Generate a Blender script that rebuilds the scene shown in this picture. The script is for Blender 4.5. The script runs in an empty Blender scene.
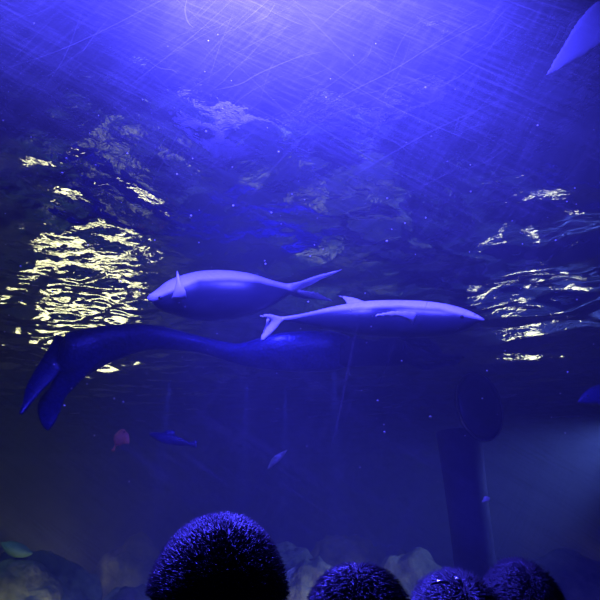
import bpy, bmesh, math, random
import numpy as np
from mathutils import Vector, Matrix, noise

random.seed(7)
rng = np.random.default_rng(7)
S = bpy.context.scene
COL = S.collection
PI = math.pi

# ------------------------------------------------------------------ camera
F = 520.0
CAM = Vector((0.0, 0.0, 1.6))
PITCH = math.radians(24.8)
FWD = Vector((0, math.cos(PITCH), math.sin(PITCH)))
UP = Vector((0, -math.sin(PITCH), math.cos(PITCH)))
RIGHT = Vector((1, 0, 0))
cam = bpy.data.cameras.new('camera')
cam.sensor_width = 36
cam.lens = 36 * F / 600
cam.clip_start = 0.02
co = bpy.data.objects.new('camera', cam)
COL.objects.link(co)
co.location = CAM
co.rotation_euler = (PI / 2 + PITCH, 0, 0)
S.camera = co

SURF = 3.9          # water level
PANE = 1.50         # viewing panel
BACK = 15.9


def at(px, py, Y):
    """point of the place seen at photo position (px,py) at distance Y into the tank"""
    d = FWD + RIGHT * ((px - 300) / F) + UP * ((300 - py) / F)
    return CAM + d * ((Y - CAM.y) / d.y)


def mpp(px, py, Y):
    p = at(px, py, Y)
    return (p - CAM).dot(FWD) / F


# ------------------------------------------------------------------ materials
def new_mat(name):
    m = bpy.data.materials.new(name)
    m.use_nodes = True
    nt = m.node_tree
    nt.nodes.clear()
    out = nt.nodes.new('ShaderNodeOutputMaterial')
    return m, nt, out


def N(nt, typ, **kw):
    n = nt.nodes.new(typ)
    for k, v in kw.items():
        if k in n.inputs.keys():
            n.inputs[k].default_value = v
        else:
            setattr(n, k, v)
    return n


def rgb(c):
    return (c[0], c[1], c[2], 1.0)


def mat_noise(name, c1, c2, scale=4.0, rough=0.6, bump=0.2, spec=0.4, bscale=None, detail=6, metallic=0.0, dist=0.02):
    m, nt, out = new_mat(name)
    tc = N(nt, 'ShaderNodeTexCoord')
    no = N(nt, 'ShaderNodeTexNoise', Scale=scale, Detail=detail, Roughness=0.6)
    nt.links.new(tc.outputs['Object'], no.inputs['Vector'])
    cr = N(nt, 'ShaderNodeValToRGB')
    cr.color_ramp.elements[0].position = 0.35
    cr.color_ramp.elements[1].position = 0.65
    cr.color_ramp.elements[0].color = rgb(c1)
    cr.color_ramp.elements[1].color = rgb(c2)
    nt.links.new(no.outputs['Fac'], cr.inputs['Fac'])
    p = N(nt, 'ShaderNodeBsdfPrincipled', Roughness=rough, Metallic=metallic)
    p.inputs['Specular IOR Level'].default_value = spec
    nt.links.new(cr.outputs['Color'], p.inputs['Base Color'])
    if bump:
        nb = N(nt, 'ShaderNodeTexNoise', Scale=bscale or scale * 3, Detail=6)
        nt.links.new(tc.outputs['Object'], nb.inputs['Vector'])
        b = N(nt, 'ShaderNodeBump', Strength=bump, Distance=dist)
        nt.links.new(nb.outputs['Fac'], b.inputs['Height'])
        nt.links.new(b.outputs['Normal'], p.inputs['Normal'])
    nt.links.new(p.outputs['BSDF'], out.inputs['Surface'])
    return m


def mat_emit(name, col, strength):
    m, nt, out = new_mat(name)
    e = N(nt, 'ShaderNodeEmission', Strength=strength)
    e.inputs['Color'].default_value = rgb(col)
    nt.links.new(e.outputs[0], out.inputs['Surface'])
    return m


M = {}
M['rock'] = mat_noise('rock', (0.09, 0.10, 0.03), (0.40, 0.40, 0.13), 2.2, 0.85, 0.9, 0.2, 6, dist=0.08)
M['rock_green'] = mat_noise('green_rock', (0.10, 0.22, 0.08), (0.25, 0.42, 0.18), 4, 0.8, 0.5, 0.2, 10)
M['back_wall'] = mat_noise('back_wall', (0.03, 0.045, 0.06), (0.10, 0.125, 0.13), 0.8, 0.9, 0.6, 0.1, 2.5, dist=0.1)
M['floor'] = mat_noise('sand', (0.045, 0.05, 0.035), (0.08, 0.085, 0.06), 3, 0.9, 0.3, 0.1)
M['dark'] = mat_noise('dark_ceiling', (0.02, 0.02, 0.03), (0.04, 0.04, 0.06), 1.5, 0.9, 0.1, 0.1)
M['metal'] = mat_noise('dark_metal', (0.03, 0.03, 0.035), (0.05, 0.05, 0.06), 20, 0.4, 0.05, 0.5)
M['skin'] = mat_noise('skin', (0.45, 0.28, 0.2), (0.5, 0.32, 0.24), 15, 0.55, 0.05, 0.4, 60, dist=0.002)
M['painted_shade'] = mat_noise('painted_shade_body', (0.01, 0.01, 0.035), (0.016, 0.016, 0.05), 20, 0.7, 0.1, 0.2, 60, dist=0.003)  # shade painted in: near-black so the upper body sinks into dark water
M['hair'] = mat_noise('black_hair', (0.035, 0.032, 0.034), (0.06, 0.055, 0.055), 30, 0.38, 0, 0.6)
M['cloth'] = mat_noise('dark_cloth', (0.015, 0.015, 0.02), (0.03, 0.03, 0.04), 20, 0.9, 0.2, 0.1, 120, dist=0.003)
M['clip'] = mat_noise('silver_clip', (0.8, 0.8, 0.85), (0.9, 0.9, 0.95), 20, 0.2, 0, 0.6, metallic=1.0)
M['orange'] = mat_noise('orange_fish', (0.9, 0.25, 0.02), (0.95, 0.42, 0.05), 12, 0.5, 0.1, 0.5, 60, dist=0.003)
M['pale_fish'] = mat_noise('pale_fish', (0.75, 0.75, 0.45), (0.9, 0.9, 0.65), 12, 0.4, 0.1, 0.6, 60, dist=0.003)
M['blue_fish'] = mat_noise('blue_fish', (0.015, 0.018, 0.13), (0.03, 0.035, 0.22), 8, 0.4, 0.1, 0.6, 60, dist=0.003)
M['ray'] = mat_noise('ray_skin', (0.14, 0.15, 0.22), (0.18, 0.19, 0.27), 2.5, 0.6, 0.1, 0.4, 30, dist=0.004)
M['eye'] = mat_noise('eye', (0.004, 0.004, 0.006), (0.008, 0.008, 0.01), 20, 0.15, 0, 0.6)
M['speck'] = mat_noise('speck', (0.8, 0.8, 0.8), (0.9, 0.9, 0.9), 20, 0.5, 0, 0.5)


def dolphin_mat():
    # light from above painted in: pale top, dark underside, split by a body attribute
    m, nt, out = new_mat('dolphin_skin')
    a = N(nt, 'ShaderNodeAttribute', attribute_name='top_light')
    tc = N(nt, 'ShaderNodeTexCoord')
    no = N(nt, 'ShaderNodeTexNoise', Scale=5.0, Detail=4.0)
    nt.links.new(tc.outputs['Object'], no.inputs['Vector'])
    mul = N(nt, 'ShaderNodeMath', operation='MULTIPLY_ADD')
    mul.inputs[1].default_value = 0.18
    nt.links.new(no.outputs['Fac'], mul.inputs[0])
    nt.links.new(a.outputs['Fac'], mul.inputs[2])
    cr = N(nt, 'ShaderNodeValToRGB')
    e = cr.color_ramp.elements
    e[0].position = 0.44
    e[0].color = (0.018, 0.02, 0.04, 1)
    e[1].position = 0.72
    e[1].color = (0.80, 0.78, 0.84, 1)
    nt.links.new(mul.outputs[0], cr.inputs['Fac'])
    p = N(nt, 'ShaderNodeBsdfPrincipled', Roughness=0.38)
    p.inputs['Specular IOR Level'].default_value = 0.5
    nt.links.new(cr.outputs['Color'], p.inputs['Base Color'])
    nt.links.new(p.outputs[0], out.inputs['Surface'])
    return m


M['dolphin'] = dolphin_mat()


def tail_mat():
    m, nt, out = new_mat('scaly_tail_fabric')
    tc = N(nt, 'ShaderNodeTexCoord')
    v = N(nt, 'ShaderNodeTexVoronoi', Scale=38.0)
    nt.links.new(tc.outputs['Object'], v.inputs['Vector'])
    cr = N(nt, 'ShaderNodeValToRGB')
    e = cr.color_ramp.elements
    e[0].position = 0.1
    e[0].color = (0.03, 0.035, 0.21, 1)
    e[1].position = 0.8
    e[1].color = (0.012, 0.014, 0.11, 1)
    nt.links.new(v.outputs['Distance'], cr.inputs['Fac'])
    b = N(nt, 'ShaderNodeBump', Strength=0.35, Distance=0.006)
    b.invert = True
    nt.links.new(v.outputs['Distance'], b.inputs['Height'])
    p = N(nt, 'ShaderNodeBsdfPrincipled', Roughness=0.33, Metallic=0.2)
    nt.links.new(cr.outputs['Color'], p.inputs['Base Color'])
    nt.links.new(b.outputs['Normal'], p.inputs['Normal'])
    nt.links.new(p.outputs[0], out.inputs['Surface'])
    return m


M['tail'] = tail_mat()


def pane_mat():
    # worn acrylic: clear, with a thin layer of dust, smears and hairline scuffs that catches light
    m, nt, out = new_mat('worn_acrylic')
    tc = N(nt, 'ShaderNodeTexCoord')

    def streak(rot, sx, sz, scale):
        mp = N(nt, 'ShaderNodeMapping', vector_type='TEXTURE')
        mp.inputs['Rotation'].default_value = (0, math.radians(rot), 0)
        mp.inputs['Scale'].default_value = (1 / sx, 1, 1 / sz)
        nt.links.new(tc.outputs['Object'], mp.inputs['Vector'])
        n = N(nt, 'ShaderNodeTexNoise', Scale=scale, Detail=5.0, Roughness=0.65, Distortion=0.6)
        nt.links.new(mp.outputs[0], n.inputs['Vector'])
        r = N(nt, 'ShaderNodeMapRange')
        r.inputs[1].default_value = 0.50
        r.inputs[2].default_value = 0.78
        nt.links.new(n.outputs['Fac'], r.inputs[0])
        return r
    a = streak(32, 1.5, 26, 2.2)
    b = streak(-58, 2.5, 30, 1.6)
    sm = N(nt, 'ShaderNodeTexNoise', Scale=1.6, Detail=3.0)
    nt.links.new(tc.outputs['Object'], sm.inputs['Vector'])
    add = N(nt, 'ShaderNodeMath', operation='ADD')
    nt.links.new(a.outputs[0], add.inputs[0])
    mb = N(nt, 'ShaderNodeMath', operation='MULTIPLY')
    mb.inputs[1].default_value = 0.6
    nt.links.new(b.outputs[0], mb.inputs[0])
    nt.links.new(mb.outputs[0], add.inputs[1])
    ma = N(nt, 'ShaderNodeMath', operation='MULTIPLY_ADD')
    ma.inputs[1].default_value = PANE_SCUFF
    nt.links.new(add.outputs[0], ma.inputs[0])
    m2 = N(nt, 'ShaderNodeMath', operation='MULTIPLY_ADD')
    m2.inputs[1].default_value = PANE_DUST * 0.8
    m2.inputs[2].default_value = PANE_DUST * 0.6
    nt.links.new(sm.outputs['Fac'], m2.inputs[0])
    nt.links.new(m2.outputs[0], ma.inputs[2])
    t = N(nt, 'ShaderNodeBsdfTransparent')
    tr = N(nt, 'ShaderNodeBsdfTranslucent')
    tr.inputs['Color'].default_value = (0.95, 0.95, 1, 1)
    df = N(nt, 'ShaderNodeBsdfDiffuse')
    df.inputs['Color'].default_value = (0.95, 0.95, 1, 1)
    m0 = N(nt, 'ShaderNodeMixShader')
    m0.inputs[0].default_value = 0.5
    nt.links.new(df.outputs[0], m0.inputs[1])
    nt.links.new(tr.outputs[0], m0.inputs[2])
    mx = N(nt, 'ShaderNodeMixShader')
    nt.links.new(ma.outputs[0], mx.inputs[0])
    nt.links.new(t.outputs[0], mx.inputs[1])
    nt.links.new(m0.outputs[0], mx.inputs[2])
    nt.links.new(mx.outputs[0], out.inputs['Surface'])
    return m


PANE_DUST = 0.085
PANE_SCUFF = 0.105
M['pane'] = pane_mat()


def scratch_mat():
    m, nt, out = new_mat('scratch')
    t = N(nt, 'ShaderNodeBsdfTransparent')
    tr = N(nt, 'ShaderNodeBsdfTranslucent')
    tr.inputs['Color'].default_value = (1, 1, 1, 1)
    mx = N(nt, 'ShaderNodeMixShader')
    mx.inputs[0].default_value = 0.2
    df = N(nt, 'ShaderNodeBsdfDiffuse')
    m0 = N(nt, 'ShaderNodeMixShader')
    nt.links.new(df.outputs[0], m0.inputs[1])
    nt.links.new(tr.outputs[0], m0.inputs[2])
    nt.links.new(t.outputs[0], mx.inputs[1])
    nt.links.new(m0.outputs[0], mx.inputs[2])
    nt.links.new(mx.outputs[0], out.inputs['Surface'])
    return m


M['scratch'] = scratch_mat()


def water_surface_mat():
    m, nt, out = new_mat('water_surface')
    tc = N(nt, 'ShaderNodeTexCoord')
    n1 = N(nt, 'ShaderNodeTexNoise', Scale=9.0, Detail=3.0, Distortion=0.5)
    nt.links.new(tc.outputs['Object'], n1.inputs['Vector'])
    b = N(nt, 'ShaderNodeBump', Strength=0.35, Distance=0.02)
    nt.links.new(n1.outputs['Fac'], b.inputs['Height'])
    g = N(nt, 'ShaderNodeBsdfGlass', Roughness=0.0, IOR=1.33)
    g.inputs['Color'].default_value = (0.92, 0.96, 1, 1)
    nt.links.new(b.outputs['Normal'], g.inputs['Normal'])
    nt.links.new(g.outputs[0], out.inputs['Surface'])
    return m


M['surface'] = water_surface_mat()


def water_mat():
    m, nt, out = new_mat('hazy_water')
    sc = N(nt, 'ShaderNodeVolumeScatter', Density=0.038, Anisotropy=0.2)
    sc.inputs['Color'].default_value = (0.75, 0.85, 1, 1)
    ab = N(nt, 'ShaderNodeVolumeAbsorption', Density=0.065)
    ab.inputs['Color'].default_value = (0.05, 0.25, 0.95, 1)
    ad = N(nt, 'ShaderNodeAddShader')
    nt.links.new(sc.outputs[0], ad.inputs[0])
    nt.links.new(ab.outputs[0], ad.inputs[1])
    nt.links.new(ad.outputs[0], out.inputs['Volume'])
    return m


M['water'] = water_mat()


# ------------------------------------------------------------------ object helpers
def tag(o, label=None, cat=None, group=None, kind=None):
    if label: o['label'] = label
    if cat: o['category'] = cat
    if group: o['group'] = group
    if kind: o['kind'] = kind
    return o


def empty(name, loc):
    o = bpy.data.objects.new(name, None)
    COL.objects.link(o)
    o.location = loc
    o.empty_display_size = 0.1
    return o


def link_mesh(name, me, m, parent=None, smooth=True):
    me.materials.clear()
    me.materials.append(m)
    if smooth:
        me.polygons.foreach_set('use_smooth', [True] * len(me.polygons))
    o = bpy.data.objects.new(name, me)
    COL.objects.link(o)
    if parent:
        o.parent = parent
        o.matrix_parent_inverse = Matrix.Translation(-Vector(parent.location))
    return o


def obj(name, bm, m, parent=None, smooth=True):
    me = bpy.data.meshes.new(name)
    bmesh.ops.recalc_face_normals(bm, faces=bm.faces)
    bm.to_mesh(me)
    bm.free()
    return link_mesh(name, me, m, parent, smooth)


def fuse(bm, voxel, smooth_iter=4, name='tmp'):
    """fuse the overlapping limbs in a bmesh into one continuous skin"""
    me = bpy.data.meshes.new(name)
    bmesh.ops.recalc_face_normals(bm, faces=bm.faces)
    bm.to_mesh(me)
    bm.free()
    o = bpy.data.objects.new(name, me)
    COL.objects.link(o)
    r = o.modifiers.new('r', 'REMESH')
    r.mode = 'VOXEL'
    r.voxel_size = voxel
    s = o.modifiers.new('s', 'SMOOTH')
    s.iterations = smooth_iter
    s.factor = 0.5
    dg = bpy.context.evaluated_depsgraph_get()
    ne = bpy.data.meshes.new_from_object(o.evaluated_get(dg))
    bpy.data.objects.remove(o)
    bpy.data.meshes.remove(me)
    return ne


def loft(bm, rings, closed=True):
    vs = [[bm.verts.new(p) for p in r] for r in rings]
    n = len(vs[0])
    for a, b in zip(vs[:-1], vs[1:]):
        for i in range(n):
            bm.faces.new((a[i], a[(i + 1) % n], b[(i + 1) % n], b[i]))
    if closed:
        bm.faces.new(list(reversed(vs[0])))
        bm.faces.new(vs[-1])


def cr_interp(pts, t):
    """Catmull-Rom over a list of tuples"""
    n = len(pts) - 1
    x = t * n
    i = min(int(x), n - 1)
    f = x - i
    p0, p1, p2, p3 = (pts[max(i - 1, 0)], pts[i], pts[i + 1], pts[min(i + 2, n)])
    return tuple(0.5 * (2 * b + (c - a) * f + (2 * a - 5 * b + 4 * c - d) * f * f + (3 * b - a - 3 * c + d) * f ** 3)
                 for a, b, c, d in zip(p0, p1, p2, p3))


def body_loft(bm, st, wide=0.95, steps=48, nseg=28):
    """st: (px, top_py, bottom_py, Y) stations along an animal's body"""
    rings = []
    pts = [cr_interp(st, k / steps) for k in range(steps + 1)]
    cen = [at(p[0], (p[1] + p[2]) / 2, p[3]) for p in pts]
    for k, p in enumerate(pts):
        c = cen[k]
        t = (cen[min(k + 1, steps)] - cen[max(k - 1, 0)]).normalized()
        v = (c - CAM).normalized()
        u = t.cross(v).normalized()
        if u.z < 0: u = -u
        w = t.cross(u).normalized()
        rh = max(0.004, abs(p[2] - p[1]) / 2 * mpp(p[0], (p[1] + p[2]) / 2, p[3]))
        rings.append([c + u * (rh * math.cos(a)) + w * (rh * wide * math.sin(a))
                      for a in [2 * PI * i / nseg for i in range(nseg)]])
    loft(bm, rings)


def blade(bm, st, thick, steps=14, nseg=14):
    """fin: stations (lead_px, lead_py, trail_px, trail_py, Y, Y2) from root to tip"""
    rings = []
    for k in range(steps + 1):
        f = k / steps
        a = cr_interp(st, f)
        p, q = at(a[0], a[1], a[4]), at(a[2], a[3], a[5])
        c = (p + q) / 2
        h = (p - q) / 2
        v = (c - CAM).normalized()
        hn = h.normalized()
        w = (v - hn * v.dot(hn)).normalized()
        th = thick * (1 - 0.75 * f)
        rings.append([c + h * math.cos(x) + w * (th * math.sin(x)) for x in [2 * PI * i / nseg for i in range(nseg)]])
    loft(bm, rings)


def tube(bm, pts, rad, nseg=12, steps=None):
    steps = steps or (len(pts) - 1) * 5
    st = [tuple(p) + (r,) for p, r in zip(pts, rad)]
    P = [cr_interp(st, k / steps) for k in range(steps + 1)]
    rings = []
    ref = None
    for k, p in enumerate(P):
        c = Vector(p[:3])
        t = (Vector(P[min(k + 1, steps)][:3]) - Vector(P[max(k - 1, 0)][:3])).normalized()
        if ref is None:
            ref = t.orthogonal().normalized()
        u = (ref - t * ref.dot(t)).normalized()
        ref = u
        w = t.cross(u)
        r = max(p[3], 0.0008)
        rings.append([c + u * (r * math.cos(a)) + w * (r * math.sin(a)) for a in [2 * PI * i / nseg for i in range(nseg)]])
    loft(bm, rings)


def ball(bm, c, r, sub=3, scale=(1, 1, 1), rot=None):
    mt = Matrix.Translation(c) @ (rot.to_4x4() if rot else Matrix.Identity(4)) @ Matrix.Diagonal((*scale, 1))
    bmesh.ops.create_icosphere(bm, subdivisions=sub, radius=r, matrix=mt)


def box(bm, lo, hi):
    c = (Vector(lo) + Vector(hi)) / 2
    s = Vector(hi) - Vector(lo)
    bmesh.ops.create_cube(bm, size=1, matrix=Matrix.Translation(c) @ Matrix.Diagonal((*s, 1)))


# ------------------------------------------------------------------ the setting
def struct(name, lo, hi, m, kind='structure'):
    bm = bmesh.new()
    box(bm, lo, hi)
    o = obj(name, bm, m, smooth=False)
    o['kind'] = kind
    return o


HW = 11.0
struct('floor', (-HW - .3, PANE - .05, -0.3), (HW + .3, BACK + .3, 0.0), M['floor'])
struct('floor_hall', (-HW, -2.5, -0.3), (HW, PANE - .05, 0.0), M['dark'])
struct('wall_back', (-HW - .3, BACK, 0.0), (HW + .3, BACK + .3, 9), M['back_wall'])
struct('wall_left', (-HW - .3, PANE, 0.0), (-HW, BACK, 9), M['back_wall'])
struct('wall_right', (HW, PANE, 0.0), (HW + .3, BACK, 9), M['back_wall'])
struct('ceiling', (-HW - .3, PANE - .05, 9.0), (HW + .3, BACK + .3, 9.2), M['dark'])

bm = bmesh.new()
box(bm, (-HW, PANE - 0.04, 0.0), (HW, PANE, 5.2))
pane = obj('window_1', bm, M['pane'], smooth=False)
tag(pane, 'large clear acrylic viewing panel of the tank, scuffed and lightly scratched', 'viewing panel', kind='structure')


# scratches in the panel
def on_pane(px, py):
    return at(px, py, PANE - 0.043)


bm = bmesh.new()


def scratch(pts, w):
    n = max(2, len(pts))
    P = [on_pane(*cr_interp(pts, k / 16)) for k in range(17)]
    prev = None
    for k, p in enumerate(P):
        t = (P[min(k + 1, 16)] - P[max(k - 1, 0)]).normalized()
        u = Vector((0, 1, 0)).cross(t).normalized()
        f = k / 16
        ww = w * (0.25 + 0.75 * math.sin(PI * f)) / 2
        a, b = bm.verts.new(p + u * ww), bm.verts.new(p - u * ww)
        if prev:
            bm.faces.new((prev[0], a, b, prev[1]))
        prev = (a, b)


for pts, w in [([(123, 272), (138, 222), (158, 172), (186, 120)], .0050), ([(358, 322), (352, 350), (343, 395), (334, 440)], .0075),
               ([(215, 90), (240, 84), (262, 72), (310, 52)], .0060), ([(150, 62), (160, 68), (172, 70), (178, 74)], .0055),
               ([(187, 0), (185, 10), (188, 22), (194, 28)], .0060), ([(225, 235), (262, 182), (300, 140), (338, 108)], .0035),
               ([(180, 185), (215, 140), (240, 118), (262, 100)], .003), ([(300, 50), (370, 95), (440, 128), (520, 160)], .0035),
               ([(330, 190), (380, 160), (430, 132), (500, 100)], .0035), ([(300, 120), (350, 92), (400, 66), (470, 20)], .0035),
               ([(420, 330), (428, 300), (440, 285), (470, 262)], .0030), ([(480, 300), (500, 282), (520, 268), (545, 255)], .0035),
               ([(300, 115), (340, 140), (400, 175), (470, 215)], .0035), ([(0, 70), (60, 50), (120, 22), (160, 0)], .004),
               ([(100, 110), (150, 70), (200, 30), (232, 0)], .0035), ([(375, 392), (384, 372), (392, 350), (398, 336)], .003)]:
    scratch(pts, w)
for k in range(150):
    cx, cy = random.uniform(0, 600), random.uniform(0, 330) * random.random() ** 0.4
    a = math.radians(random.choice([-32, -30, -40, 35, -60]) + random.gauss(0, 9))
    l = random.uniform(8, 60)
    q = random.gauss(0, l * 0.08)
    scratch([(cx - math.cos(a) * l, cy - math.sin(a) * l), (cx + q, cy + q), (cx + math.cos(a) * l, cy + math.sin(a) * l)],
            random.uniform(.0012, .0026))
sc_ = obj('scratch', bm, M['scratch'], pane)
sc_['kind'] = 'stuff'
sc_['label'] = 'fine pale scratches in the acrylic'

# water body (haze) and the rippled surface over it
bm = bmesh.new()
box(bm, (-HW + .01, PANE + .005, 0.01), (HW - .01, BACK - .01, SURF - 0.13))
w = obj('water', bm, M['water'], smooth=False)
tag(w, 'hazy blue water filling the tank', 'water', kind='stuff')


def build_surface():
    nx, ny = 900, 620
    s = np.linspace(0, 1, ny)
    ys = PANE + .005 + (BACK - PANE - .015) * (0.25 * s + 0.75 * s ** 2.2)
    tx = np.linspace(-1, 1, nx)
    xs = (HW - .01) * (0.42 * tx + 0.58 * tx ** 3)
    X, Y = np.meshgrid(xs, ys)
    Z = np.zeros_like(X)

    def bump_at(cx, cy, sx, sy, lo=0.0):
        return np.exp(-(((X - cx) / sx) ** 2 + ((Y - cy) / sy) ** 2))
    left = bump_at(-2.9, 5.6, 1.7, 2.5)
    right = bump_at(2.3, 4.7, 1.4, 1.3)
    back = 1 / (1 + np.exp(-(Y - 7) / 0.8))
    near = np.exp(-((Y - 2.6) / 1.6) ** 2)

    def waves(n, lmin, lmax, slope, amask, dir0, spread):
        out = np.zeros_like(X)
        for k in range(n):
            lam = math.exp(rng.uniform(math.log(lmin), math.log(lmax)))
            th = dir0 + rng.normal(0, spread)
            kx, ky = math.cos(th) * 2 * PI / lam, math.sin(th) * 2 * PI / lam
            ph = rng.uniform(0, 2 * PI)
            wob = 0.7 * np.sin(X * rng.uniform(.5, 1.6) + Y * rng.uniform(-1, 1) + rng.uniform(0, 6))
            out += lam / (2 * PI) * np.sin(kx * X + ky * Y + ph + wob)
        return out * amask * slope / math.sqrt(n / 2)
    Z += waves(14, 0.5, 1.6, 0.07, 1 + 0 * X, PI / 2, 0.9)
    Z += waves(22, 0.16, 0.5, W_LEFT, left, PI / 2 - 0.25, 0.5)
    Z += waves(9, 0.55, 1.1, W_RIGHT, right, PI / 2 + 0.1, 0.9)
    Z += waves(12, 0.22, 0.42, 0.10, right, PI / 2 + 0.3, 0.8)
    Z += waves(14, 0.09, 0.17, 0.08, left, PI / 2 - 0.25, 0.6)
    mid = bump_at(-0.1, 3.7, 1.5, 1.0)
    Z += waves(12, 0.25, 0.6, 0.05, mid, PI / 2, 0.7)
    Z += waves(16, 0.25, 0.8, 0.10, back, PI / 2, 0.6)
    Z += waves(14, 0.2, 0.6, 0.05, near, PI / 2, 0.9)
    Z = np.clip(Z, -0.10, 0.2) + SURF
    co_ = np.stack([X, Y, Z], -1).reshape(-1, 3)
    idx = np.arange(nx * ny).reshape(ny, nx)
    q = np.stack([idx[:-1, :-1], idx[:-1, 1:], idx[1:, 1:], idx[1:, :-1]], -1).reshape(-1, 4)
    me = bpy.data.meshes.new('water_surface')
    me.vertices.add(len(co_))
    me.vertices.foreach_set('co', co_.ravel())
    me.loops.add(q.size)
    me.loops.foreach_set('vertex_index', q.ravel())
    me.polygons.add(len(q))
    me.polygons.foreach_set('loop_start', np.arange(0, q.size, 4))
    me.polygons.foreach_set('loop_total', np.full(len(q), 4))
    me.update(calc_edges=True)
    o = link_mesh('water_surface', me, M['surface'])
    tag(o, 'rippling water surface seen from below, glittering with lamp light', 'water surface', kind='stuff')


W_LEFT, W_RIGHT = 0.13, 0.16
build_surface()


# ------------------------------------------------------------------ lamps over the water
def floodlight(name, c, aim, r, colr, strength, label, cat='lamp', group=None, post=False):
    root = empty(name, c)
    d = (Vector(aim) - Vector(c)).normalized()
    R = d.to_track_quat('Z', 'Y').to_matrix()

    def prof(pr):
        bm = bmesh.new()
        rings = [[Vector(c) + R @ Vector((rr * math.cos(a), rr * math.sin(a), z)) for a in [2 * PI * i / 32 for i in range(32)]] for rr, z in pr]
        loft(bm, rings)
        return bm
    obj('housing', prof([(r * .55, -.35 * r), (r * .9, -.2 * r), (r * 1.08, -.05 * r), (r * 1.08, -.012 * r)]), M['metal'], root)
    obj('lens', prof([(r, -.012 * r), (r * .97, .02 * r), (r * .6, .06 * r), (r * .1, .075 * r)]),
        mat_emit(name + '_glow', colr, strength), root)
    bm = bmesh.new()
    k = -1 if post else 1
    for s in (-1, 1):
        tube(bm, [Vector(c) + R @ Vector((s * r * 1.1, 0, -.1 * r)), Vector(c) + Vector((s * r * .8, 0, k * r * 1.3)), Vector(c) + Vector((0, 0, k * r * 1.8))], [.02, .02, .02], 8)
    tube(bm, [Vector(c) + Vector((0, 0, k * r * 1.7)), Vector((c[0], c[1], 0.0 if post else 9.0))], [.025, .025], 8, 2)
    obj('bracket', bm, M['metal'], root)
    return tag(root, label, cat, group)


WARM = (1.0, 0.86, 0.27)
LL = at(18, 612, 10.5)
LR = at(590, 600, 10.6)
floodlight('floodlight', LL, (LL.x * .46, 4.8, SURF), 1.0, WARM, 6,
           'yellow-white floodlight behind the boulders at left, glittering on the surface above', post=True)
floodlight('floodlight.001', LR, (LR.x * .46, 4.8, SURF), 0.42, (1, .9, .35), 7,
           'yellow-white floodlight behind the boulder at lower right, seen as scattered glints', post=True)
floodlight('stage_light', (-0.42, 2.25, 6.2), (-0.3, 1.7, 4), 0.22, (0.25, 0.55, 1.0), 5,
           'blue-white stage light above the water at the top of the view')


# lights
def light(name, typ, loc, energy, col, aim=None, **kw):
    l = bpy.data.lights.new(name, typ)
    l.energy = energy
    l.color = col
    for k, v in kw.items():
        setattr(l, k, v)
    o = bpy.data.objects.new(name, l)
    COL.objects.link(o)
    o.location = loc
    if aim is not None:
        o.rotation_euler = (Vector(aim) - Vector(loc)).to_track_quat('-Z', 'Y').to_euler()
    return o


BLUE = (0.055, 0.045, 1.0)
light('tank_fill', 'SPOT', (-0.75, 2.55, 3.76), 30, (.07, .062, 1), (-0.6, 3.3, 3.0), spot_size=math.radians(110), spot_blend=1.0, shadow_soft_size=0.06)  # added underwater fill on the dolphins, in place of light from above
light('tank_fill', 'SPOT', (0.42, 2.55, 3.76), 36, (.07, .062, 1), (0.45, 3.3, 3.0), spot_size=math.radians(100), spot_blend=1.0, shadow_soft_size=0.06)
light('tank_fill', 'SPOT', (-0.3, 4.0, 3.74), 85, (.05, .045, 1), (-0.6, 4.7, 3.0), spot_size=math.radians(130), spot_blend=1.0, shadow_soft_size=0.06)  # added fill on the mermaid tail
light('haze_fill', 'SPOT', (-5.2, 5.0, 3.4), 140, (0.34, 0.62, 0.56), (-2.6, 7.2, 1.8), spot_size=math.radians(80), spot_blend=1.0, shadow_soft_size=0.1)  # added at the left to tint the haze and light the small fish
light('side_lamp', 'SPOT', (4.85, 7.0, 3.05), 1500, (0.22, 0.32, 1.0), (3.6, 7.2, 2.5), spot_size=math.radians(58), spot_blend=1.0, shadow_soft_size=0.1)
light('panel_fill', 'SPOT', (-0.2, 0.52, 4.30), 3300, (0.068, 0.058, 1.0), (0.02, 1.46, 3.90), spot_size=math.radians(92), spot_blend=1.0, shadow_soft_size=0.15)  # added on the hall side to make the blue glow on the panel
light('panel_fill', 'POINT', (-0.33, 1.25, 3.95), 25, (0.16, 0.14, 1.0), shadow_soft_size=0.02)
light('panel_fill', 'SPOT', (-0.95, 0.60, 4.20), 520, (0.068, 0.058, 1.0), (-0.9, 1.46, 3.86), spot_size=math.radians(90), spot_blend=1.0, shadow_soft_size=0.15)  # added to lift the dark left corner of the panel
light('hair_fill', 'SPOT', (-0.35, 1.25, 3.1), 750, (0.05, 0.04, 1.0), (0, 0.85, 1.5), spot_size=math.radians(70), spot_blend=1.0, shadow_soft_size=0.12)  # added blue rim light on the hair, in place of light from the tank
light('rock_fill', 'SPOT', (-2.6, 5.6, .45), 65, (1.0, .95, .35), (-3.6, 9.3, 1.9), spot_size=math.radians(60), spot_blend=1.0, shadow_soft_size=0.05)  # added warm uplight on the rocks, source out of view
light('rock_fill', 'SPOT', (0.7, 6.0, .45), 95, (1.0, .95, .35), (0.3, 10, 1.6), spot_size=math.radians(95), spot_blend=1.0, shadow_soft_size=0.05)
# narrow blue shafts
for px, py, Y in [(168, 400, 7.0), (245, 440, 7.5), (285, 440, 7.8), (335, 400, 6.5)]:
    p = at(px, py, Y)
    light('beam_lamp', 'SPOT', (p.x, p.y, SURF - .16), 1300, (0.06, 0.07, 1.0), (p.x, p.y, 0), spot_size=math.radians(9), spot_blend=0.6, shadow_soft_size=0.02)

wd = bpy.data.worlds.new('World')
S.world = wd
wd.use_nodes = True
wd.node_tree.nodes['Background'].inputs[0].default_value = (0.05, 0.06, 1.0, 1)
wd.node_tree.nodes['Background'].inputs[1].default_value = 0.02


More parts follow.
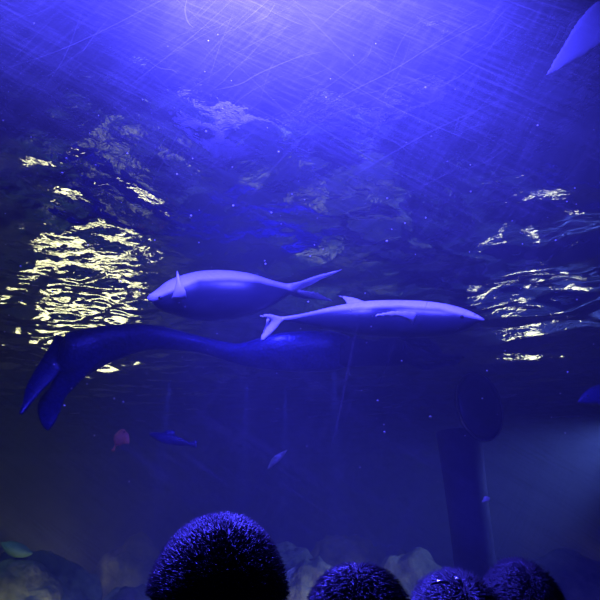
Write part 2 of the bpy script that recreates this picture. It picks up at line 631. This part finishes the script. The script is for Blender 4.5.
# ------------------------------------------------------------------ dolphins
def top_light_attr(me, fn):
    a = me.attributes.new('top_light', 'FLOAT', 'POINT')
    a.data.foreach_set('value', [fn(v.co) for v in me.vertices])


def px_of(p):
    d = p - CAM
    z = d.dot(FWD)
    return 300 + F * d.dot(RIGHT) / z, 300 - F * d.dot(UP) / z


def interp(x, xs, ys):
    return float(np.interp(x, xs, ys))


bm = bmesh.new()
Y1 = 3.25
body_loft(bm, [(147, 297, 301, Y1 - .15), (153, 292, 304, Y1 - .14), (163, 285, 312, Y1 - .1), (178, 277, 317, Y1 - .05), (200, 271, 321, Y1),
               (225, 270, 320, Y1), (250, 273, 315, Y1), (270, 279, 306, Y1 + .03), (285, 283, 297, Y1 + .06), (297, 285, 292, Y1 + .1)], 0.9)
blade(bm, [(284, 284, 290, 293, Y1 + .05, Y1 + .08), (300, 281, 305, 288, Y1 - .02, Y1 + .05), (322, 274, 322, 279.5, Y1 - .12, Y1 - .06), (346, 268, 345, 269.5, Y1 - .25, Y1 - .24)], 0.022)
blade(bm, [(290, 288, 284, 293, Y1 + .05, Y1 + .1), (305, 290, 300, 299, Y1 + .2, Y1 + .22), (318, 292, 314, 300, Y1 + .34, Y1 + .36), (334, 301, 333, 302.5, Y1 + .5, Y1 + .5)], 0.022)
# raised flipper
blade(bm, [(171, 299, 187, 299, Y1 - .22, Y1 - .18), (173, 292, 187, 293, Y1 - .25, Y1 - .23), (175, 282, 183, 284, Y1 - .27, Y1 - .265), (176, 269, 178, 270, Y1 - .28, Y1 - .28)], 0.026)
me = fuse(bm, 0.011, 4)
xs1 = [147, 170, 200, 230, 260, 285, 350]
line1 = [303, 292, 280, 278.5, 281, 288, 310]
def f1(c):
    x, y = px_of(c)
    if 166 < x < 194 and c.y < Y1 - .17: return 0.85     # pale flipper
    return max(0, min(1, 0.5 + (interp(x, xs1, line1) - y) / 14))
top_light_attr(me, f1)
r = empty('dolphin', at(222, 320, Y1))
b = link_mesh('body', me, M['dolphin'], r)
bm = bmesh.new(); ball(bm, at(160, 298, Y1 - .245), 0.013, 2); obj('eye', bm, M['eye'], r)
tag(r, 'dolphin facing left with raised flipper and light painted along its back, upper of the two under the surface', 'dolphin', 'dolphins under the surface')

bm = bmesh.new()
Y2 = 3.2
body_loft(bm, [(486, 319.5, 321.5, Y2 - .25), (478, 315, 323.5, Y2 - .22), (468, 310, 329, Y2 - .18), (450, 304.5, 335, Y2 - .12), (425, 301, 338, Y2 - .05), (395, 300, 338, Y2),
               (365, 301, 336, Y2), (335, 306, 331, Y2 + .03), (305, 313, 325, Y2 + .08), (285, 316, 321.5, Y2 + .12), (270, 316.5, 321, Y2 + .14)], 0.9)
blade(bm, [(282, 317, 280, 322, Y2 + .12, Y2 + .12), (273, 314, 272, 321, Y2 + .08, Y2 + .1), (264, 313, 267, 319, Y2 + .02, Y2 + .02), (257, 316.5, 259, 319, Y2 - .06, Y2 - .06)], 0.02)
blade(bm, [(266, 318, 284, 320, Y2 + .12, Y2 + .12), (265, 325, 280, 325, Y2 + .12, Y2 + .12), (262, 332, 274, 332, Y2 + .12, Y2 + .12), (259, 341, 264, 341, Y2 + .12, Y2 + .12)], 0.026)
blade(bm, [(372, 304, 348, 309, Y2, Y2), (360, 299, 345, 302, Y2 + .02, Y2 + .02), (348, 296, 341, 298, Y2 + .04, Y2 + .04), (339, 294.5, 337, 295.5, Y2 + .06, Y2 + .06)], 0.02)   # dorsal fin
blade(bm, [(418, 312, 412, 326, Y2 - .2, Y2 - .18), (404, 310.5, 408, 321, Y2 - .27, Y2 - .22), (388, 311, 398, 317.5, Y2 - .33, Y2 - .28), (370, 315.5, 372, 317, Y2 - .37, Y2 - .36)], 0.02)  # flipper
blade(bm, [(425, 334, 412, 336, Y2 - .02, Y2 + .02), (420, 336, 409, 338, Y2 - .02, Y2), (413, 338, 405, 339, Y2 - .02, Y2), (402, 340, 401, 340.5, Y2 - .02, Y2)], 0.012)
me = fuse(bm, 0.011, 4)
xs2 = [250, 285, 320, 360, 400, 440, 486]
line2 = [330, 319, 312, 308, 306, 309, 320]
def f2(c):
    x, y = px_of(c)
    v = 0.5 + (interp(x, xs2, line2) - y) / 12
    if 365 < x < 420 and (c.y < Y2 - .16): v = 0.9      # highlight painted on the flipper
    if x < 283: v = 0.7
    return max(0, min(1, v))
top_light_attr(me, f2)
r = empty('dolphin.001', at(380, 338, Y2))
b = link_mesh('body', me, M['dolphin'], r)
bm = bmesh.new(); ball(bm, at(462, 317, Y2 - .325), 0.012, 2); obj('eye', bm, M['eye'], r)
tag(r, 'slender dolphin, back painted as lit, facing right with a pointed snout, lower of the two', 'dolphin', 'dolphins under the surface')

# ------------------------------------------------------------------ performer in a mermaid tail
YM = 4.55
p0 = at(300, 352, YM)
per = empty('person', p0)
bm = bmesh.new()
body_loft(bm, [(356, 342, 364, YM + .09), (345, 335, 368, YM + .05), (330, 331, 371, YM), (305, 331, 372, YM), (280, 333, 371, YM), (260, 338, 369, YM), (240, 343, 365, YM), (220, 341, 359, YM), (200, 336, 353, YM),
               (180, 331, 351, YM - .02), (160, 326, 350, YM - .04), (140, 324, 352, YM - .05), (120, 324, 358, YM - .06), (100, 326, 366, YM - .08), (85, 328, 374, YM - .1), (70, 333, 380, YM - .12), (60, 342, 372, YM - .14)], 0.62, 64, 32)
# two lobes of the fluke hanging down at its end
blade(bm, [(56, 334, 92, 345, YM - .1, YM - .1), (44, 355, 66, 365, YM - .16, YM - .14), (34, 371, 54, 380, YM - .22, YM - .2), (25, 388, 43, 391, YM - .28, YM - .26), (22, 402, 33, 403, YM - .33, YM - .31), (18, 414, 22, 416, YM - .36, YM - .36)], 0.06, 24)
blade(bm, [(60, 348, 116, 350, YM - .1, YM - .1), (55, 366, 94, 368, YM - .1, YM - .1), (51, 384, 77, 386, YM - .08, YM - .06), (39, 399, 66, 398, YM - .05, YM - .03), (37, 412, 60, 413, YM - .02, YM), (41, 424, 54, 425, YM, YM), (46, 431, 49, 431, YM, YM + .01)], 0.06, 28)
me = fuse(bm, 0.013, 4)
tl = link_mesh('mermaid_tail', me, M['tail'], per)
tl['label'] = 'shiny blue mermaid tail with a drooping two-lobed fluke'


def A(px, py, dY=0.0):
    return at(px, py, YM + dY)


bm = bmesh.new()
body_loft(bm, [(335, 336, 368, YM + .02), (352, 337, 367, YM + .08), (372, 340, 366, YM + .2), (392, 338, 366, YM + .34), (405, 342, 364, YM + .44), (412, 346, 360, YM + .5), (420, 348, 359, YM + .56)], 0.85, 40, 28)
hc = A(430, 352, .62)
hd = (A(440, 350, .66) - A(420, 353, .58)).normalized()
ball(bm, hc, 0.11, 3, (1.1, .85, 1.0))
ball(bm, hc + hd * .10 + Vector((0, -.01, -.05)), 0.022, 2, (1.4, .8, 1))      # nose
ball(bm, hc + hd * .06 + Vector((0, -.01, -.09)), 0.045, 2)      # jaw
for s in (-1, 1):
    o = Vector((0, -.12 * s, 0))
    sh = A(400, 351, .4) + o
    el = A(428, 362, .62) + o * 1.3
    wr = A(452, 360, .82) + o * .9
    tube(bm, [sh, (sh + el) / 2, el, (el + wr) / 2, wr], [.055, .048, .04, .037, .027], 12)
    hdv = (wr - el).normalized()
    tube(bm, [wr - hdv * .02, wr + hdv * .05, wr + hdv * .09], [.026, .038, .034], 10)
    sid = hdv.cross(Vector((0, 0, 1))).normalized()
    for q, (dx, L) in enumerate([(-.03, .065), (-.01, .08), (.01, .085), (.03, .075)]):
        b0 = wr + hdv * .075 + sid * dx
        tube(bm, [b0, b0 + hdv * L * .5 + Vector((0, 0, -.004)), b0 + hdv * L + Vector((0, 0, -.02))], [.0105, .0095, .007], 8)
    b0 = wr + hdv * .03 + sid * (-.03)
    tube(bm, [b0, b0 + hdv * .03 - sid * .03, b0 + hdv * .06 - sid * .04], [.012, .011, .008], 8)
me = fuse(bm, 0.008, 2)
link_mesh('body', me, M['painted_shade'], per)
bm = bmesh.new()
for k in range(90):
    a = random.uniform(-1, 1)
    b0 = hc + Vector((random.uniform(-.09, .04), a * .09, .09 * math.sqrt(max(0, 1 - a * a)) + .01))
    tube(bm, [b0, b0 + Vector((-.12, a * .08, .02 + random.gauss(0, .03))), b0 + Vector((-.28 + random.gauss(0, .05), a * .14, random.gauss(0, .05)))], [.008, .007, .001], 5, 8)
obj('hair', bm, M['painted_shade'], per)
tag(per, 'person in a shiny blue mermaid tail, swimming stretched out below the dolphins', 'person')


# ------------------------------------------------------------------ small fish
def fish(name, st, tail, m, label, fins=(), eye=None, wide=.45, vox=.008, cat='fish', group=None, th=.01):
    bm = bmesh.new()
    body_loft(bm, st, wide, 30, 18)
    blade(bm, tail, th, 8, 10)
    for f in fins:
        blade(bm, f, th, 8, 10)
    me = fuse(bm, vox, 2)
    mid = st[len(st) // 2]
    r = empty(name, at(mid[0], mid[2], mid[3]))
    link_mesh('body', me, m, r)
    if eye:
        b2 = bmesh.new()
        ball(b2, at(*eye[:3]), eye[3], 2)
        obj('eye', b2, M['eye'], r)
    return tag(r, label, cat, group)


yf = 5.2
fish('fish', [(123, 427, 431, yf), (122, 428, 438, yf), (121, 430, 444, yf), (119, 435, 447, yf), (117, 442, 448, yf)],
     [(118, 444, 114, 446, yf, yf), (116, 447, 112, 449, yf, yf), (115, 452, 110, 451, yf, yf)], M['orange'],
     'small orange fish hanging in the water below the mermaid fluke', [[(126, 431, 122, 444, yf, yf), (129, 434, 127, 444, yf, yf), (130, 440, 129, 445, yf, yf)]],
     (124, 432, yf - .05, .008), 0.5)
yf = 6.0
fish('fish.001', [(287, 449, 450, yf), (282, 452, 457, yf), (277, 455, 462, yf), (272, 461, 466, yf), (269, 465, 467, yf)],
     [(270, 464, 272, 467, yf, yf), (268, 466, 270, 469, yf, yf), (267, 469, 268, 470, yf, yf)], M['pale_fish'],
     'slim pale yellow fish tilted upward in mid-water, above the short-haired head', (), None, 0.5)
fish('fish.002', [(490, 497, 498, 5.9), (488, 496, 501, 5.9), (486, 496, 502, 5.9), (484, 499, 502, 5.9)],
     [(485, 499, 485, 502, 5.9, 5.9), (482, 500, 483, 503, 5.9, 5.9), (481, 502, 482, 504, 5.9, 5.9)], M['pale_fish'],
     'tiny white fish beside the faint column at lower right', (), None, 0.5)
yf = 5.4
fish('fish.003', [(149, 433, 435, yf), (155, 432, 439, yf), (163, 433, 443, yf), (173, 435, 445, yf), (183, 439, 446, yf), (189, 442, 445, yf)],
     [(187, 442, 188, 446, yf, yf), (192, 441, 193, 447, yf, yf), (197, 440, 197, 449, yf, yf)], M['blue_fish'],
     'dark blue fish facing left, right of the small orange fish', [[(163, 433, 175, 437, yf, yf), (167, 430, 175, 435, yf, yf), (173, 430, 176, 432, yf, yf)]],
     (153, 435, yf - .05, .006), 0.5)
yf = 4.4
fish('fish.004', [(578, 401, 403, yf), (585, 394, 404, yf), (594, 387, 404, yf), (606, 384, 405, yf), (622, 386, 404, yf), (638, 392, 400, yf)],
     [(636, 392, 637, 400, yf, yf), (645, 387, 646, 404, yf, yf), (654, 382, 654, 410, yf, yf)], M['blue_fish'],
     'vivid blue fish nosing in from the right edge of the view', [[(598, 387, 620, 387, yf, yf), (604, 380, 622, 383, yf, yf), (612, 377, 624, 380, yf, yf)]],
     (588, 396, yf - .06, .008), 0.5)

# ray gliding past at the upper right, seen from below
bm = bmesh.new()
YR = 1.60
cR = at(598, 22, YR)
n_, mring = 48, 10
ol = [(545, 76), (551, 64), (560, 48), (572, 28), (584, 13), (596, 1), (612, -2), (640, 0), (664, 6), (660, 14), (640, 20), (625, 26), (612, 36), (600, 46), (585, 57), (570, 67), (558, 73)]
pts = []
for k in range(n_):
    q = cr_interp(ol + [ol[0]], k / n_)
    pts.append(at(q[0], q[1], YR + (q[0] - 598) * .0003))
vn = (cR - CAM).normalized()
rings = []
for j in range(mring + 1):
    f = -1 + 2 * j / mring
    sc = math.sqrt(max(0.0, 1 - f * f)) ** 0.7
    sc = max(sc, .03)
    rings.append([cR + (p - cR) * sc + vn * (f * .03 * (1 if f > 0 else .8)) for p in pts])
loft(bm, rings)
tp = at(662, 9, YR + .02)
tube(bm, [at(645, 9, YR + .01), tp + Vector((.1, .01, -.02)), tp + Vector((.3, .06, -.05)), tp + Vector((.5, .15, -.09))], [.02, .012, .007, .003], 8)
r = empty('ray', cR)
me = fuse(bm, .012, 3)
link_mesh('body', me, M['ray'], r)
tag(r, 'pale blue ray with a pointed wing at the upper right corner', 'ray')


# ------------------------------------------------------------------ oval port on a column
YP = 6.2
root = empty('viewing_port', Vector((at(467, 500, YP + .34).x, YP + .34, 0)))
pc = at(479, 406, YP)
ax_u = (at(488, 441, YP) - at(470, 371, YP)) / 2
ax_v = (at(501, 402, YP) - at(457, 409, YP)) / 2
nn = ax_v.cross(ax_u).normalized()
if nn.y > 0: nn = -nn


def oval(r0, r1, z0, z1):
    bm = bmesh.new()
    rings = []
    for j in range(13):
        t = 2 * PI * j / 12
        rr = (r0 + r1) / 2 + (r1 - r0) / 2 * math.cos(t)
        zz = (z0 + z1) / 2 + (z1 - z0) / 2 * math.sin(t)
        rings.append([pc + ax_u * (rr * math.cos(a)) + ax_v * (rr * math.sin(a)) + nn * zz for a in [2 * PI * i / 64 for i in range(64)]])
    loft(bm, rings, closed=False)
    return bm


obj('rim', oval(.955, 1.0, .0, .05), mat_noise('pale_rim', (.07, .075, .09), (.11, .115, .14), 10, .35, .05, .6), root)
bm = bmesh.new()
loft(bm, [[pc + ax_u * (s * math.cos(a)) + ax_v * (s * math.sin(a)) + nn * z for a in [2 * PI * i / 64 for i in range(64)]] for s, z in [(.97, -.08), (.975, .01), (.8, .03), (.4, .045), (.05, .05)]])
gl = obj('dark_glass', bm, mat_noise('dark_glass', (.004, .004, .012), (.008, .008, .02), 3, .12, .0, .6), root)
bm = bmesh.new()
rings = []
for k in range(21):
    f = k / 20
    z = f * (at(468, 432, YP + .34).z)
    rr = .27 - .04 * math.sin(PI * f)
    rings.append([Vector((at(467, 500, YP + .34).x + rr * math.cos(a), YP + .34 + rr * math.sin(a), z)) for a in [2 * PI * i / 40 for i in range(40)]])
loft(bm, rings)
obj('column', bm, mat_noise('column', (.025, .028, .035), (.045, .05, .06), 3, .8, .3, .2), root)
tag(root, 'dark oval port with a thin pale rim, standing on a faint column', 'viewing port')


# ------------------------------------------------------------------ rocks
def boulder(px, py, Y, rx, ry, rz, seed, label, m='rock', name='boulder', flat=0.0):
    """top of the rock near photo position (px,py); radii in metres"""
    top = at(px, py, Y)
    c = Vector((top.x, Y, top.z - rz))
    bm = bmesh.new()
    bmesh.ops.create_icosphere(bm, subdivisions=5, radius=1.0)
    off = Vector((seed * 3.7, seed * 1.3, seed * 2.1))
    for v in bm.verts:
        n = v.co.normalized()
        d = 1 + .28 * noise.noise(n * 1.1 + off) + .14 * noise.noise(n * 2.6 + off) - .10 * abs(noise.noise(n * 4.2 + off)) + .04 * noise.noise(n * 9 + off)
        p = n * d
        v.co = Vector((p.x * rx, p.y * ry, p.z * rz))
    me_o = obj(name, bm, M[m])
    lo = min(v.co.z for v in me_o.data.vertices)
    if c.z + lo > 0:       # settle it on the tank floor
        k = c.z / -lo
        for v in me_o.data.vertices:
            if v.co.z < 0: v.co.z *= k
    me_o.location = c
    return tag(me_o, label, 'rock', 'boulders on the tank floor')


boulder(-6, 560, 7.2, 1.0, .8, .85, 1, 'yellow-green boulder at the lower left corner of the view')
boulder(134, 539, 11.8, 1.0, .6, 1.2, 2, 'broad dark boulder sloping up to the left of the short-haired head')
boulder(35, 547, 9.0, 1.1, .4, .9, 3, 'jagged boulder behind the green stone at far left')
boulder(140, 582, 6.9, .6, .6, .7, 4, 'low boulder just left of the short-haired head')
boulder(296, 541, 9.5, .7, .7, .9, 5, 'flat-topped boulder just right of the short-haired head')
boulder(340, 536, 11.2, .75, .6, .9, 6, 'slanted boulder catching light behind the round smooth head')
boulder(305, 562, 8.0, .55, .5, .7, 7, 'low boulder between the short-haired and the round smooth head')
boulder(378, 546, 12.4, .9, .6, .9, 8, 'dim boulder to the right of the slanted one')
boulder(412, 554, 9.0, .8, .5, .9, 9, 'long low boulder in the dark right of centre')
boulder(206, 546, 13.4, 1.2, .8, 1.1, 10, 'boulder mostly hidden behind the short-haired head')
boulder(552, 552, 9.2, 1.1, .5, .9, 11, 'dark boulder in the shade at the lower right corner')
p = at(16, 546, 7.0)
bm = bmesh.new()
rings = []
for k in range(17):
    f = k / 16
    c = at(3 + 29 * f, 543.5 + 6 * math.sin(PI * f * .6) + 4 * f, 7.1)
    hgt = .085 * math.sin(PI * (0.1 + .85 * f)) * (1 if f > .15 else .7)
    rings.append([c + Vector((0, .16 * math.sin(PI * (.1 + .85 * f)) * math.cos(a), hgt * math.sin(a))) for a in [2 * PI * i / 20 for i in range(20)]])
loft(bm, rings)
gs = obj('stone', bm, M['rock_green'])
tag(gs, 'smooth pale green stone lying on top of the lower left boulder', 'rock')

# ------------------------------------------------------------------ drifting specks
bm = bmesh.new()
for k in range(260):
    px, py = random.uniform(0, 600), random.uniform(0, 520) * random.random() ** .35
    Y = random.uniform(1.55, 2.4)
    q = at(px, py, Y)
    if q.z > SURF - .15: continue
    ball(bm, q, random.choice([.0012, .0018, .0028, .0042]) * random.uniform(.7, 1.3), 1)
o = obj('bubble', bm, M['speck'])
tag(o, 'tiny pale bubbles and specks drifting in the water', 'bubbles', kind='stuff')


# ------------------------------------------------------------------ spectators
def spectator(name, px, top, Y, hw, label, hair_len, nh, style, seed, clip=False, sh=.19):
    rnd = random.Random(seed)
    T = at(px, top, Y)
    hz = hw * 1.22            # half height of skull incl. hair
    hy = hw * 1.18
    hc = Vector((T.x, Y, T.z - hz - hair_len * .6))
    root = empty(name, Vector((T.x, Y, 0)))
    H = T.z
    bm = bmesh.new()
    ball(bm, hc, 1.0, 4, (hw, hy, hz))
    ball(bm, hc + Vector((0, .03, -hz * .62)), 1.0, 3, (hw * .72, hy * .72, hz * .55))
    for s in (-1, 1):
        ball(bm, hc + Vector((s * hw * .98, .005, -hz * .25)), .028, 2, (.45, .75, 1.15))
        ball(bm, hc + Vector((s * .03, hy * .9, -.0)), .016, 2)
    ball(bm, hc + Vector((0, hy * 1.0, -hz * .32)), .018, 2, (.8, 1.2, 1.4))
    ball(bm, hc + Vector((0, hy * .86, -hz * .66)), .022, 2, (1.3, .8, .6))
    zs = hc.z - hz - .10       # shoulders
    tube(bm, [hc + Vector((0, -.01, -hz * .5)), Vector((T.x, Y - .015, zs + .03)), Vector((T.x, Y - .01, zs - .06))], [hw * .66, hw * .66, hw * .8], 16)
    hip = H * .5

    def ring(z, rx, ry):
        return [Vector((T.x + rx * math.cos(a), Y - .01 + ry * math.sin(a), z)) for a in [2 * PI * i / 24 for i in range(24)]]
    loft(bm, [ring(zs + .015, .06, .05), ring(zs - .02, sh * .75, .075), ring(zs - .08, sh, .09), ring(zs - .22, sh * .92, .10), ring((zs + hip) / 2, sh * .78, .09), ring(hip, sh * .85, .095), ring(hip - .1, sh * .7, .09)])
    for s in (-1, 1):
        a0 = Vector((T.x + s * sh * .9, Y, zs - .06))
        a1 = Vector((T.x + s * (sh + .0), Y - .02, zs - .33))
        a2 = Vector((T.x + s * (sh - .03), Y + .02, zs - .57))
        tube(bm, [a0, (a0 + a1) / 2, a1, (a1 + a2) / 2, a2], [.05, .045, .038, .034, .025], 12)
        tube(bm, [a2, a2 + Vector((0, .01, -.05)), a2 + Vector((0, .015, -.09))], [.024, .034, .03], 10)
        for dx, L in ((-.02, .06), (-.007, .075), (.007, .08), (.02, .07)):
            b0 = a2 + Vector((-s * .004, .012 + dx, -.08))
            tube(bm, [b0, b0 + Vector((0, .008, -L * .6)), b0 + Vector((-s * .012, .018, -L))], [.0095, .009, .007], 8)
        b0 = a2 + Vector((-s * .0, .035, -.03))
        tube(bm, [b0, b0 + Vector((0, .025, -.03)), b0 + Vector((-s * .008, .03, -.055))], [.011, .01, .008], 8)
        l0 = Vector((T.x + s * .085, Y - .01, hip - .02))
        l1 = Vector((T.x + s * .085, Y + .01, H * .27))
        l2 = Vector((T.x + s * .085, Y - .01, .07))
        tube(bm, [l0, l1, l2], [.082, .056, .04], 14)
        tube(bm, [l2 + Vector((0, -.04, -.035)), l2 + Vector((0, .05, -.03)), l2 + Vector((0, .14, -.045))], [.033, .038, .022], 12)
    me = fuse(bm, .012, 2)
    link_mesh('body', me, M['cloth'], root)
    # hair
    hm = bmesh.new()
    ga = PI * (3 - math.sqrt(5))
    whorl = Vector((.16, -.55, .82)).normalized() if style != 'smooth' else Vector((0, -.2, 1)).normalized()
    for k in range(nh):
        zf = 1 - 1.35 * (k + .5) / nh
        rr = math.sqrt(max(0, 1 - zf * zf))
        n = Vector((rr * math.cos(k * ga), rr * math.sin(k * ga), zf))
        if n.y > .55 and n.z < .35: continue          # face
        n = (n + Vector((rnd.gauss(0, .02), rnd.gauss(0, .02), rnd.gauss(0, .02)))).normalized()
        p = hc + Vector((n.x * hw * .985, n.y * hy * .985, n.z * hz * .985))
        away = (n - whorl * n.dot(whorl))
        d = away.length
        away = away / max(d, .05)
        swirl = n.cross(whorl)
        if style == 'spiky':
            g = (n * 1.0 + away * .55 + swirl * .5 + Vector((rnd.gauss(0, .33), rnd.gauss(0, .33), rnd.gauss(0, .33)))).normalized()
            L = hair_len * rnd.uniform(.7, 1.25) * (1 if n.z > .1 else .45)
            drop = .0
        elif style == 'smooth':
            g = (n * .55 + away * .9 + swirl * .15 + Vector((rnd.gauss(0, .1), rnd.gauss(0, .1), rnd.gauss(0, .1)))).normalized()
            L = hair_len * rnd.uniform(1.3, 2.0)
            drop = .5
        else:
            fl = noise.noise(p * 22 + Vector((seed, 0, 0)))
            g = (n * .5 + away * .8 + swirl * (.4 + fl * 1.6) + Vector((rnd.gauss(0, .16), rnd.gauss(0, .16), rnd.gauss(0, .16)))).normalized()
            L = hair_len * rnd.uniform(1.2, 2.2)
            drop = .35
        t = g.orthogonal().normalized()
        u = g.cross(t)
        wd_ = .0009 if style == 'spiky' else .0012
        p1 = p + g * L * .55
        p2 = p + g * L + (away - n * .6) * L * drop * .5
        r0 = [hm.verts.new(p + t * wd_ * math.cos(a) + u * wd_ * math.sin(a)) for a in (0, 2.1, 4.2)]
        r1 = [hm.verts.new(p1 + t * wd_ * .8 * math.cos(a) + u * wd_ * .8 * math.sin(a)) for a in (0, 2.1, 4.2)]
        tip = hm.verts.new(p2)
        for i in range(3):
            j = (i + 1) % 3
            hm.faces.new((r0[i], r0[j], r1[j], r1[i]))
            hm.faces.new((r1[i], r1[j], tip))
    # under-layer of the hair
    cap = bmesh.new()
    bmesh.ops.create_icosphere(cap, subdivisions=4, radius=1)
    dele = [v for v in cap.verts if v.co.z < -.42 or (v.co.y > .6 and v.co.z < .3)]
    bmesh.ops.delete(cap, geom=dele, context='VERTS')
    for v in cap.verts:
        v.co = hc + Vector((v.co.x * (hw + .003), v.co.y * (hy + .003), v.co.z * (hz + .003)))
    tmp = bpy.data.meshes.new('t')
    cap.to_mesh(tmp)
    cap.free()
    hm.from_mesh(tmp)
    me = bpy.data.meshes.new('hair')
    hm.to_mesh(me)
    hm.free()
    link_mesh('hair', me, M['hair'], root)
    if clip:
        cb = bmesh.new()
        for (x0, y0), (x1, y1) in [((454, 577), (463, 587)), ((431, 584), (450, 583))]:
            a, b = at(x0, y0, Y - .075), at(x1, y1, Y - .085)
            tube(cb, [a, (a + b) / 2 + Vector((0, -.004, .003)), b], [.002, .0032, .002], 8)
        o = obj('hair_clip', cb, M['clip'], root)
        o['label'] = 'thin shiny hair clips'
    return tag(root, label, 'person', 'spectators before the tank')


spectator('person.001', 223, 515, .70, .0715, 'spectator with short spiky dark hair, seen from behind, largest head', .0135, 24000, 'spiky', 1)
spectator('person.002', 357, 564, .94, .069, 'spectator with smooth round dark hair, second head from the left', .012, 9000, 'smooth', 2, sh=.155)
spectator('person.003', 452, 574, 1.13, .072, 'spectator wearing shiny clips in tousled dark hair', .014, 8000, 'messy', 3, True, sh=.13)
spectator('person.004', 516, 562, 1.35, .0665, 'spectator with thick dark hair, rightmost of the heads', .014, 8000, 'messy', 4, sh=.13)

# ------------------------------------------------------------------ view
S.view_settings.view_transform = 'Standard'
S.view_settings.look = 'None'
S.view_settings.exposure = 0
S.view_settings.gamma = 1
S.view_settings.use_curve_mapping = False
cy = S.cycles
cy.use_denoising = True
cy.max_bounces = 8
cy.diffuse_bounces = 2
cy.glossy_bounces = 3
cy.transmission_bounces = 5
cy.transparent_max_bounces = 12
cy.volume_bounces = 0
cy.caustics_reflective = False
cy.caustics_refractive = False
cy.sample_clamp_indirect = 4.0
